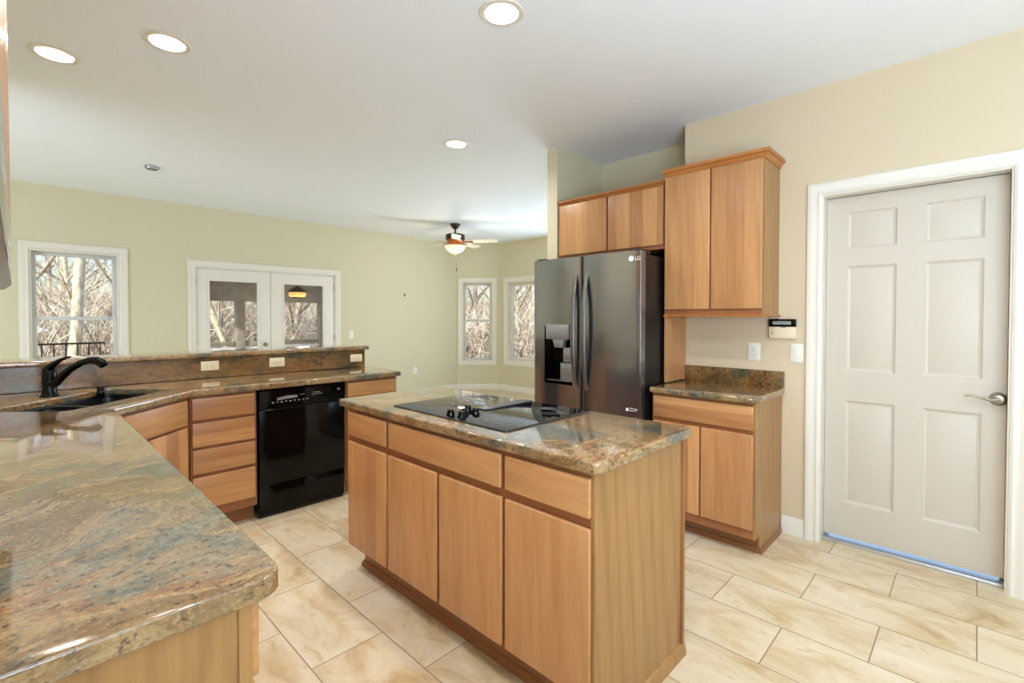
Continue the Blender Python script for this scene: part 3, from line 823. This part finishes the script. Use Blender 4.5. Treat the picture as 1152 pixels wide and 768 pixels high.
MB().box(0, .912, 0, .642, 1.825, 2.262, .0015, 1).build('body', M_FRAME, fu)
front('door', .010, .450, 1.850, 2.250, fu); front('door', .468, .905, 1.850, 2.250, fu)
crown(fu, 'crown_moulding', .912, .64, 2.250, False, False, .03, .036)
fp = thing('refrigerator_side_panel', 'narrow maple panel between the refrigerator and the granite splash', 'panel', (3.06, 1.5265, CT + .001), -90)
MB().box(0, .0185, 0, .298, 0, 1.3595 - CT - .001, .001, 1).build('panel_board', M_DOOR, fp)

# refrigerator ------------------------------------------------------------------------
fr = thing('refrigerator', 'black stainless french door refrigerator with ice and water dispenser', 'refrigerator', (2.755, 2.445, 0), -90)
FW = .905
MB().box(.006, FW - .006, .075, .80, .03, 1.765, .004).build('body', M_DKPLASTIC, fr)
MB().box(.02, FW - .02, .12, .75, 0, .03).build('foot_base', M_DKPLASTIC, fr)
def fdoor(x0, x1, z0, z1, hole=None):
    """slightly bowed door skin: rows across x with bulge, depth .07"""
    mb = MB(); N = 14
    T = Matrix(((1, 0, 0, 0), (0, 0, -1, 0), (0, 1, 0, 0), (0, 0, 0, 1)))
    return mb, T
def bow(x0, x1, x):
    t = (x - x0) / (x1 - x0); e = min(t, 1 - t) * (x1 - x0)
    return .005 * (1 - min(e / .02, 1)) ** 2 + .010 * (2 * t - 1) ** 2
def bowed(x0, x1, z0, z1, skip=None, y1=.070):
    mb = MB(); bm = mb.bm
    xs = [x0 + (x1 - x0) * k / 24 for k in range(25)] + [x0 + .004, x0 + .010, x1 - .004, x1 - .010]
    zs = [z0, z1]
    if skip: xs += [skip[0], skip[1]]; zs += [skip[2], skip[3]]
    xs = sorted(set(round(x, 5) for x in xs)); zs = sorted(zs)
    V = {}
    def v(x, z, back=False):
        k = (x, z, back)
        if k not in V: V[k] = bm.verts.new((x, y1 if back else bow(x0, x1, x), z))
        return V[k]
    for i in range(len(xs) - 1):
        for j in range(len(zs) - 1):
            if skip and xs[i] >= skip[0] - 1e-5 and xs[i + 1] <= skip[1] + 1e-5 and zs[j] >= skip[2] - 1e-5 and zs[j + 1] <= skip[3] + 1e-5: continue
            bm.faces.new((v(xs[i], zs[j]), v(xs[i + 1], zs[j]), v(xs[i + 1], zs[j + 1]), v(xs[i], zs[j + 1])))
    for i in range(len(xs) - 1):
        for z in (z0, z1): bm.faces.new((v(xs[i], z), v(xs[i + 1], z), v(xs[i + 1], z, True), v(xs[i], z, True)))
    for x in (x0, x1):
        x = round(x, 5)
        for j in range(len(zs) - 1): bm.faces.new((v(x, zs[j]), v(x, zs[j + 1]), v(x, zs[j + 1], True), v(x, zs[j], True)))
    bm.faces.new([v(round(a, 5), b, True) for a, b in ((x0, z0), (x1, z0), (x1, z1), (x0, z1))])
    return mb
XS = .448
DX0, DX1, DZ0, DZ1 = .112, .372, .868, 1.292
dl = bowed(0, XS - .003, .700, 1.785, (DX0, DX1, DZ0, DZ1)).build('door', M_STEEL, fr, sharp=50)
MB().box(XS - .0028, XS + .0028, .008, .069, .705, 1.78).build('seam_shade_strip', M_DKPLASTIC, fr)  # dark strip added to keep the seam between the doors in shade
dr = bowed(XS + .003, FW, .700, 1.785).build('door', M_STEEL, fr, sharp=50)
for nm_, z0, z1 in (('freezer_drawer', .38, .690), ('freezer_drawer', .045, .370)):
    d_ = bowed(0, FW, z0, z1).build(nm_, M_STEEL, fr, sharp=50)
    MB().tube([(.06, .02, z1 - .05), (.10, -.035, z1 - .05), (FW / 2, -.05, z1 - .05), (FW - .10, -.035, z1 - .05), (FW - .06, .02, z1 - .05)], .012, 10).build('handle', M_STEEL, d_)
for d_, x, s in ((dl, XS - .045, -1), (dr, XS + .045, 1)):
    def rail(nm, off0, off1, hw, m):
        mb = MB(); bm = mb.bm; rings = []; n = 22
        for k in range(n + 1):
            t = k / n; z = .838 + (1.672 - .838) * t
            y = .010 - .058 * min(1, sin(pi * t) ** .6 * 1.05)
            w_ = hw * (.72 + .28 * sin(pi * t))
            rings.append([bm.verts.new(v) for v in ((x - w_, y + off0 + .004, z), (x - w_ * .75, y + off0, z), (x + w_ * .75, y + off0, z), (x + w_, y + off0 + .004, z), (x + w_, y + off1, z), (x - w_, y + off1, z))])
        for a, b in zip(rings, rings[1:]):
            for k in range(6): bm.faces.new((a[k - 1], a[k], b[k], b[k - 1]))
        bm.faces.new(rings[0]); bm.faces.new(rings[-1])
        return mb.build(nm, m, d_, sharp=50)
    h_ = rail('handle', 0, .010, .017, M_HANDLE)
    h2 = rail('handle_liner', .0102, .018, .015, M_DKPLASTIC); h2.parent = d_
# dispenser
ds = MB(); bm = ds.bm
yb = .062
def q4(*vs): bm.faces.new([bm.verts.new(v) for v in vs])
f0, f1 = bow(0, XS - .003, DX0) - .001, bow(0, XS - .003, DX1) - .001
q4((DX0, f0, DZ0), (DX0, yb, DZ0 + .02), (DX0, yb, DZ1), (DX0, f0, DZ1)); q4((DX1, f1, DZ0), (DX1, yb, DZ0 + .02), (DX1, yb, DZ1), (DX1, f1, DZ1))
q4((DX0, f0, DZ0), (DX1, f1, DZ0), (DX1, yb, DZ0 + .02), (DX0, yb, DZ0 + .02)); q4((DX0, yb, DZ0 + .02), (DX1, yb, DZ0 + .02), (DX1, yb, DZ1), (DX0, yb, DZ1))
q4((DX0, f0, DZ1), (DX1, f1, DZ1), (DX1, yb, DZ1), (DX0, yb, DZ1))
dso = ds.build('dispenser_recess', M_BLACK, dl)
MB().box(DX0 + .018, DX1 - .028, -.006, .05, 1.195, DZ1 + .012, .004).build('control_face', M_SILVER, dso)
mb = MB(); mb.slab([(DX0 + .075, 1.195), (DX0 + .185, 1.195), (DX0 + .165, 1.135), (DX0 + .095, 1.135)], [], -.045, -.003, .002, 2, M=Matrix(((1, 0, 0, 0), (0, 0, -1, 0), (0, 1, 0, 0), (0, 0, 0, 1))))
mb.build('spout_housing', M_SILVER, dso)
MB().box(DX0 + .155, DX0 + .225, .028, .045, 1.03, 1.135, .004).build('paddle', M_SILVER, dso)
MB().box(DX0 + .115, DX1 - .002, .048, .0615, DZ0 + .022, 1.02, .002).build('back_plate', M_SILVER, dso)
MB().box(DX0 + .004, DX1 - .004, .012, .06, DZ0 + .021, DZ0 + .027, .002).build('drip_tray', M_STEEL, dso)
def text(name, s_, size, mat, par, x, y, z, ext=.0006):
    c = bpy.data.curves.new(name, 'FONT'); c.body = s_; c.size = size; c.extrude = ext; c.align_x = 'LEFT'
    o = bpy.data.objects.new(name, c); COL.objects.link(o)
    me = bpy.data.meshes.new_from_object(o.evaluated_get(bpy.context.evaluated_depsgraph_get()))
    bpy.data.objects.remove(o); bpy.data.curves.remove(c)
    o = bpy.data.objects.new(name, me); COL.objects.link(o); me.materials.append(mat); o.parent = par
    o.location = (x, y, z); o.rotation_euler = (radians(90), 0, 0); return o
ly = bow(XS + .003, FW, FW - .06) - .0012
MB().lathe([(0, .0008), (.019, .0008), (.019, 0)], 24, rotY(.838, bow(XS + .003, FW, .838) - .0003, 1.735)).build('logo_disc', M_WHITEMARK, dr)
text('logo_letters', 'LG', .036, M_WHITEMARK, dr, .862, bow(XS + .003, FW, .875) - .0015, 1.722)
yl = bow(XS + .003, FW, .86) - .0012
MB().lathe([(0, .0008), (.011, .0008), (.011, 0)], 16, rotY(.815, bow(XS + .003, FW, .815) - .0003, .757)).build('printed_mark', M_WHITEMARK, dr)
for a, b, z in ((.83, .862, .765), (.83, .858, .75), (.866, .886, .762), (.866, .88, .752)):
    MB().box(a, b, yl - .0012, yl + .002, z, z + .004).build('printed_mark', M_WHITEMARK, dr)
for x in (.05, FW - .05): MB().box(x - .04, x + .04, .03, .16, 1.7655, 1.80, .008).build('hinge_cover', M_DKPLASTIC, fr)

# left wall cabinet and hood ------------------------------------------------------------
lc = thing('wall_cabinet', 'glossy wood wall cabinet at the left edge of the photo', 'cabinet', (-.0315, .70, 0), 90)
MB().box(0, 1.90, 0, .316, 1.672, 2.62, .0015, 1).build('body', M_FRAME, lc)
for a, b in ((.01, .63), (.64, 1.26), (1.27, 1.895)):
    front('door', a, b, 1.68, 2.60, lc, .02)
rh = thing('range_hood', 'silver hood with glossy front below the left wall cabinet', 'hood', (-.0315, .70, 0), 90)
mb = MB(); mb.slab([(-.018, 1.475), (-.018, 1.668), (.316, 1.668), (.316, 1.458), (.0, 1.458)], [], .02, 1.895, .002, 2, M=Matrix(((0, 0, 1, 0), (1, 0, 0, 0), (0, 1, 0, 0), (0, 0, 0, 1))))
mb.build('body', M_SILVER, rh)
MB().box(.03, 1.885, -.0205, -.0182, 1.478, 1.615, .002).build('front_panel', M_CHROME, rh)
MB().box(.03, 1.885, -.0203, -.0182, 1.622, 1.662, .001).build('vent_grille', M_SILVER, rh)

# ceiling things --------------------------------------------------------------------------
CAN_LABELS = ['recessed ceiling light above the island, topmost in the photo', 'right one of two recessed ceiling lights above the foreground counter',
              'leftmost recessed ceiling light, above the sink corner', 'recessed ceiling light in front of the refrigerator, nearest the ceiling fan',
              None, None, None, None]
cn0 = thing('recessed_light', 'x', 'ceiling light', (0, 0, H), 0, 'recessed ceiling lights')
MB().lathe([(.074, .002), (.076, -.004), (.098, -.006), (.104, -.0005), (.076, -.0005), (.0755, .002)], 32, cap=False).build('trim_ring', M_TRIM, cn0)
MB().lathe([(.0752, -.002), (.070, .05), (.066, .085), (.0005, .0855)], 32, cap=False).build('baffle', M_TRIM, cn0)
MB().lathe([(0, .028), (.045, .030), (.066, .045), (.067, .05)], 32, cap=False).build('lens', M_LENS, cn0)
for k, (x, y) in enumerate(CANS):
    o = cn0 if k == 0 else copy_tree(cn0)
    o.location = (x, y, H)
    o['label'] = CAN_LABELS[k] or 'recessed ceiling light outside the picture'
    ld = bpy.data.lights.new('can_lamp', 'AREA'); ld.shape = 'DISK'; ld.size = .12; ld.energy = CAN_W; ld.color = (1, .955, .90)
    lo = bpy.data.objects.new('can_lamp', ld); COL.objects.link(lo); lo.parent = o; lo.location = (0, 0, .024)
sm = thing('smoke_detector', 'small flat round ceiling detector above the far left window', 'detector', (.88, 5.46, H - .0005))
MB().lathe([(.0, -.032), (.03, -.032), (.05, -.022), (.055, -.006), (.055, 0)], 28).build('cover', M_SILVER, sm)
MB().lathe([(.031, -.0315), (.0365, -.030), (.0365, -.0285), (.031, -.030)], 28, cap=False).build('grille', M_SLOT, sm)

fan = thing('ceiling_fan', 'bronze ceiling fan with pale blades and lit bowl near the far corner', 'ceiling fan', (4.535, 5.57, H - .0005))
MB().lathe([(.0, 0), (.075, 0), (.074, -.015), (.045, -.06), (.03, -.075), (0, -.075)], 28).build('canopy', M_BRONZE, fan)
MB().lathe([(.014, -.07), (.014, -.13), (.024, -.135), (.024, -.15), (0, -.15)], 16).build('downrod', M_BRONZE, fan)
MB().lathe([(.0, -.148), (.11, -.150), (.14, -.160), (.142, -.225), (.132, -.235), (.0, -.235)], 36).build('motor_housing', M_BRONZE, fan)
MB().lathe([(.0, -.235), (.125, -.236), (.12, -.262), (.085, -.30), (.085, -.315), (.0, -.316)], 36).build('switch_housing', M_COPPER, fan)
MB().lathe([(.150, -.318), (.156, -.322), (.150, -.345), (.12, -.390), (.07, -.42), (.02, -.432), (0, -.433)], 36).build('lamp_bowl', M_BOWL, fan)
MB().lathe([(.154, -.314), (.158, -.318), (.156, -.324), (.150, -.320)], 36, cap=False).build('bowl_rim', M_COPPER, fan)
MB().lathe([(.0, -.43), (.016, -.433), (.012, -.45), (.0, -.462)], 14).build('finial', M_BRONZE, fan)
mb = MB(); mb.tube([(.02, 0, -.44), (.02, 0, -.64)], .0022, 6); mb.lathe([(0, -.70), (.007, -.69), (.008, -.66), (0, -.64)], 10, Matrix.Translation((.02, 0, 0)))
mb.build('pull_chain', M_BRONZE, fan)
sr = math.degrees(math.atan2(-.7179, .6962))
for th in (62, 134, 206, 278, 350):
    A = Matrix.Rotation(radians(sr + th), 4, 'Z') @ Matrix.Translation((0, 0, -.262)) @ Matrix.Rotation(radians(-11), 4, 'X')
    mb = MB(); mb.slab(rnd_poly([(.20, -.055), (.64, -.07), (.64, .07), (.20, .055)], [.02, .045, .045, .02]), [], -.003, .004, .0015, 1, M=A)
    b_ = mb.build('blade', M_BLADE, fan)
    mb = MB(); mb.slab(rnd_poly([(.10, -.018), (.2, -.022), (.27, -.045), (.27, .045), (.2, .022), (.10, .018)], .006), [], -.009, -.0035, .001, 1, M=A)
    mb.build('blade_bracket', M_COPPER, b_)
ld = bpy.data.lights.new('bowl_lamp', 'POINT'); ld.energy = 14; ld.shadow_soft_size = .08; ld.color = (1, .84, .62)
lo = bpy.data.objects.new('bowl_lamp', ld); COL.objects.link(lo); lo.parent = fan; lo.location = (0, 0, -.50)

# ------------------------------------------------------------------ outside
# terrain
mb = MB(); bm = mb.bm; N = 40
g = []
for i in range(N + 1):
    row = []
    for j in range(N + 1):
        x = -60 + 160 * i / N; y = -30 + 130 * j / N
        d = max(x - 7, y - 10.5, 0)
        z = -1.2 + .0 * d if d < 4 else -1.2 + (d - 4) * .08
        z = min(z, 5) + .5 * sin(x * .35) * cos(y * .3) * min(d / 8, 1)
        row.append(bm.verts.new((x, y, z)))
    g.append(row)
for i in range(N):
    for j in range(N): bm.faces.new((g[i][j], g[i + 1][j], g[i + 1][j + 1], g[i][j + 1]))
tag(mb.build('ground', M_LITTER), 'leaf covered ground sloping up into the woods', None, None, 'structure')
def gz(x, y):
    d = max(x - 7, y - 10.5, 0)
    z = -1.2 if d < 4 else -1.2 + (d - 4) * .08
    return min(z, 5) + .5 * sin(x * .35) * cos(y * .3) * min(d / 8, 1)

# porch
po = thing('screened_porch', 'grey framed porch outside the french doors', 'porch', (0, 7.15, 0))
MB().box(1.45, 4.6, .01, 3.0, -.16, -.06).build('deck', M_SNOW, po)
SL = Matrix(((1, 0, 0, 0), (0, 1, 0, 0), (0, -.30, 1, 2.90), (0, 0, 0, 1)))
mb = MB(); mb.box(1.45, 4.65, .02, 3.1, 0, .04, mat=SL); mb.build('plank_ceiling', M_PLANK, po)
mb = MB(); mb.box(1.45, 4.6, 2.80, 2.95, 1.66, 2.03, .004); mb.build('header_beam', M_POSTGREY, po)
for x in (1.45, 2.86, 4.44): MB().box(x, x + .15, 2.80, 2.95, -.06, 1.66, .004).build('post', M_POSTGREY, po)
for a, b in ((1.6, 2.86), (3.01, 4.44)): MB().box(a, b, 2.84, 2.91, .82, .90, .003).build('rail', M_POSTGREY, po)
for a, b in ((1.6, 2.86), (3.01, 4.44)): MB().box(a, b, 2.86, 2.89, -.06, .80).build('knee_panel', M_SNOW, po)
pl = thing('porch_lamp', 'amber glass lamp with dark cap hanging from the porch ceiling', 'lamp', (3.70, 9.25, 1.71))
ld = bpy.data.lights.new('porch_bulb', 'POINT'); ld.energy = 16; ld.shadow_soft_size = .1; ld.color = (1, .85, .65)
lo = bpy.data.objects.new('porch_bulb', ld); COL.objects.link(lo); lo.parent = pl; lo.location = (0, -.25, -.35)
MB().lathe([(.0, .02), (.10, .025), (.15, .05), (.155, .11), (.13, .13), (0, .13)], 24).build('lamp_shade', M_AMBER, pl)
MB().lathe([(.18, .12), (.17, .14), (.09, .20), (.04, .23), (.0, .235)], 24).build('cap', M_BRONZE, pl)
MB().lathe([(.07, 0), (.12, .012), (.10, .03), (0, .03)], 20).build('bottom_ring', M_BRONZE, pl)
MB().tube([(0, 0, .23), (0, 0, .58)], .01, 8).build('rod', M_BRONZE, pl)
ra = thing('deck_railing', 'black metal deck railing outside the left window', 'railing', (-3.5, 9.2, -.1))
MB().box(0, 4.4, -.02, .02, 1.07, 1.095, .003).build('top_rail', M_IRON, ra)
MB().box(0, 4.4, -.015, .015, .10, .12, .003).build('bottom_rail', M_IRON, ra)
for k in range(36): MB().box(.06 + k * .122, .076 + k * .122, -.008, .008, .12, 1.07).build('baluster', M_IRON, ra)
dk = tag(MB().box(-3.6, .94, 7.16, 9.3, -.2, -.1).build('deck_boards', M_SNOW), 'pale deck boards outside the left window', 'deck')
tag(MB().box(3.53, 6, -3.2, 1.4, -.2, -.02).build('ground_slab', M_PALESLAB), None, None, None, 'structure')

# trees
def tree_mesh(name, seed, h, r0, lean, nb, mat, low=.25, spread=.45):
    rng = random.Random(seed); V = []; Fc = []
    def tube(pts, rad, n):
        base = len(V); prev = None
        for i, p in enumerate(pts):
            d = (pts[min(i + 1, len(pts) - 1)] - pts[max(i - 1, 0)]).normalized()
            a = d.orthogonal().normalized() if prev is None else (prev - d * prev.dot(d)).normalized()
            prev = a; b = d.cross(a)
            for k in range(n): V.append(p + (a * cos(2 * pi * k / n) + b * sin(2 * pi * k / n)) * rad[i])
        for i in range(len(pts) - 1):
            for k in range(n):
                Fc.append((base + i * n + k, base + i * n + (k + 1) % n, base + (i + 1) * n + (k + 1) % n, base + (i + 1) * n + k))
    def grow(p, d, L, r, lev):
        n = (8, 5, 4, 3)[lev]; segs = (10, 6, 4, 3)[lev]
        pts = [p.copy()]; dirs = [d.copy()]; q = p.copy(); dd = d.copy()
        for i in range(segs):
            j = (.05, .16, .24, .28)[lev]
            dd = (dd + Vector((rng.uniform(-j, j), rng.uniform(-j, j), rng.uniform(-j, j) + (.0 if lev == 0 else .06)))).normalized()
            q = q + dd * (L / segs); pts.append(q.copy()); dirs.append(dd.copy())
        tube(pts, [r * (1 - .8 * i / segs) for i in range(segs + 1)], n)
        if lev == 3: return
        cnt = (nb, 6, 4)[lev]
        for c in range(cnt):
            t = rng.uniform(low if lev == 0 else .2, 1.0); i = min(int(t * segs), segs - 1)
            pp = pts[i].lerp(pts[i + 1], t * segs - i)
            ax = dirs[i].orthogonal().normalized(); ax.rotate(Matrix.Rotation(rng.uniform(0, 2 * pi), 3, dirs[i]))
            nd = (dirs[i] * rng.uniform(.5, .9) + ax * rng.uniform(.6, 1.0)).normalized()
            rr = r * (1 - .8 * t)
            grow(pp, nd, L * (spread if lev == 0 else .5) * rng.uniform(.6, 1.15), max(rr * .5, .004), lev + 1)
    grow(Vector((0, 0, -.3)), Vector((lean[0], lean[1], 1)).normalized(), h, r0, 0)
    me = bpy.data.meshes.new(name); me.from_pydata([tuple(v) for v in V], [], Fc); me.update()
    for p in me.polygons: p.use_smooth = True
    me.materials.append(mat); return me
def put_tree(me, name, x, y, rz, sc, label, group=None):
    o = bpy.data.objects.new(name, me); COL.objects.link(o)
    o.location = (x, y, gz(x, y)); o.rotation_euler = (0, 0, radians(rz)); o.scale = (sc, sc, sc)
    return tag(o, label, 'tree', group)
put_tree(tree_mesh('pale_tree', 11, 13, .13, (.09, 0), 12, M_BARKW, .45, .3), 'bare_tree', .72, 14.5, 0, 1,
         'thick pale mottled tree trunk in the middle of the left window')
put_tree(tree_mesh('leaning_tree', 12, 9, .06, (-.26, 0), 12, M_BARKG, .2, .35), 'bare_tree', .95, 15.2, 0, 1,
         'slim grey tree leaning left behind the pale trunk')
put_tree(tree_mesh('porch_tree', 13, 8, .10, (-.25, .1), 16, M_BARKW, .05, .5), 'bare_tree', 4.6, 15.0, 0, 1,
         'pale leaning tree seen through the left french door')
put_tree(tree_mesh('bay_trunk', 14, 7, .10, (-.35, .5), 10, M_BARKG, .3, .4), 'bare_tree', 12.4, 12.6, 0, 1,
         'dark slanting trunk low in the bay window')
KIND = [tree_mesh('wood_tree', 21 + k, (10, 8, 12, 7, 9)[k], (.12, .08, .13, .07, .10)[k], (random.uniform(-.1, .1), random.uniform(-.1, .1)), 16,
                  (M_BARKG, M_BARKW, M_BARKG, M_TWIG, M_TWIG)[k], .12, .45) for k in range(5)]
rng = random.Random(5)
spots = []
for k in range(26):      # seen through window 1 and the french doors
    y = rng.uniform(16, 34); a = rng.uniform(-.03, .58); spots.append((y * a, y))
for k in range(24):      # seen through the bay
    d = rng.uniform(17, 36); a = radians(rng.uniform(38, 56)); spots.append((d * cos(a) * 1.15, d * sin(a) * 1.15))
for k, (x, y) in enumerate(spots):
    put_tree(KIND[k % 5], 'bare_tree', x, y, rng.uniform(0, 360), rng.uniform(.8, 1.25), 'bare leafless tree in the woods outside the windows', 'bare trees in the woods')
# undergrowth: countless twigs
V = []; Fc = []
rng = random.Random(9)
def twig(p, d, L, r):
    q = p.copy(); base = len(V)
    for i in range(4):
        a = d.orthogonal().normalized(); b = d.cross(a); rr = r * (1 - i * .28)
        for k in range(3): V.append(q + (a * cos(2.094 * k) + b * sin(2.094 * k)) * rr)
        d = (d + Vector((rng.uniform(-.3, .3), rng.uniform(-.3, .3), rng.uniform(-.15, .2)))).normalized(); q = q + d * L / 3
    for i in range(3):
        for k in range(3): Fc.append((base + i * 3 + k, base + i * 3 + (k + 1) % 3, base + (i + 1) * 3 + (k + 1) % 3, base + (i + 1) * 3 + k))
def brush(count, r0, r1, top):
    V.clear(); Fc.clear()
    for k in range(count):
        if rng.random() < .6:
            y = rng.uniform(15, 36); x = y * rng.uniform(-.04, .62)
        else:
            d = rng.uniform(13, 32); a = radians(rng.uniform(37, 57)); x, y = d * cos(a) * 1.15, d * sin(a) * 1.15
        z = gz(x, y) + top * rng.random() ** 1.6
        twig(Vector((x, y, z)), Vector((rng.uniform(-1, 1), rng.uniform(-1, 1), rng.uniform(-.1, 1.6))).normalized(), rng.uniform(.6, 1.9), rng.uniform(r0, r1))
    me = bpy.data.meshes.new('undergrowth'); me.from_pydata([tuple(v) for v in V], [], list(Fc)); me.update()
    u = bpy.data.objects.new('undergrowth', me); COL.objects.link(u)
    return u
u = brush(16000, .006, .016, 1.9); u.data.materials.append(M_TWIG)
tag(u, 'tangle of dry grey twigs and brush on the hillside outside', 'undergrowth', None, 'stuff')
u = brush(9000, .006, .016, 1.6); u.data.materials.append(M_DARKTWIG)  # darker twig tone for variety in the brush
tag(u, 'dark twigs and brush on the hillside outside', 'undergrowth', None, 'stuff')
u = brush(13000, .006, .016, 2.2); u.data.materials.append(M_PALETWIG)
tag(u, 'pale twigs and vines among the trees outside', 'undergrowth', None, 'stuff')
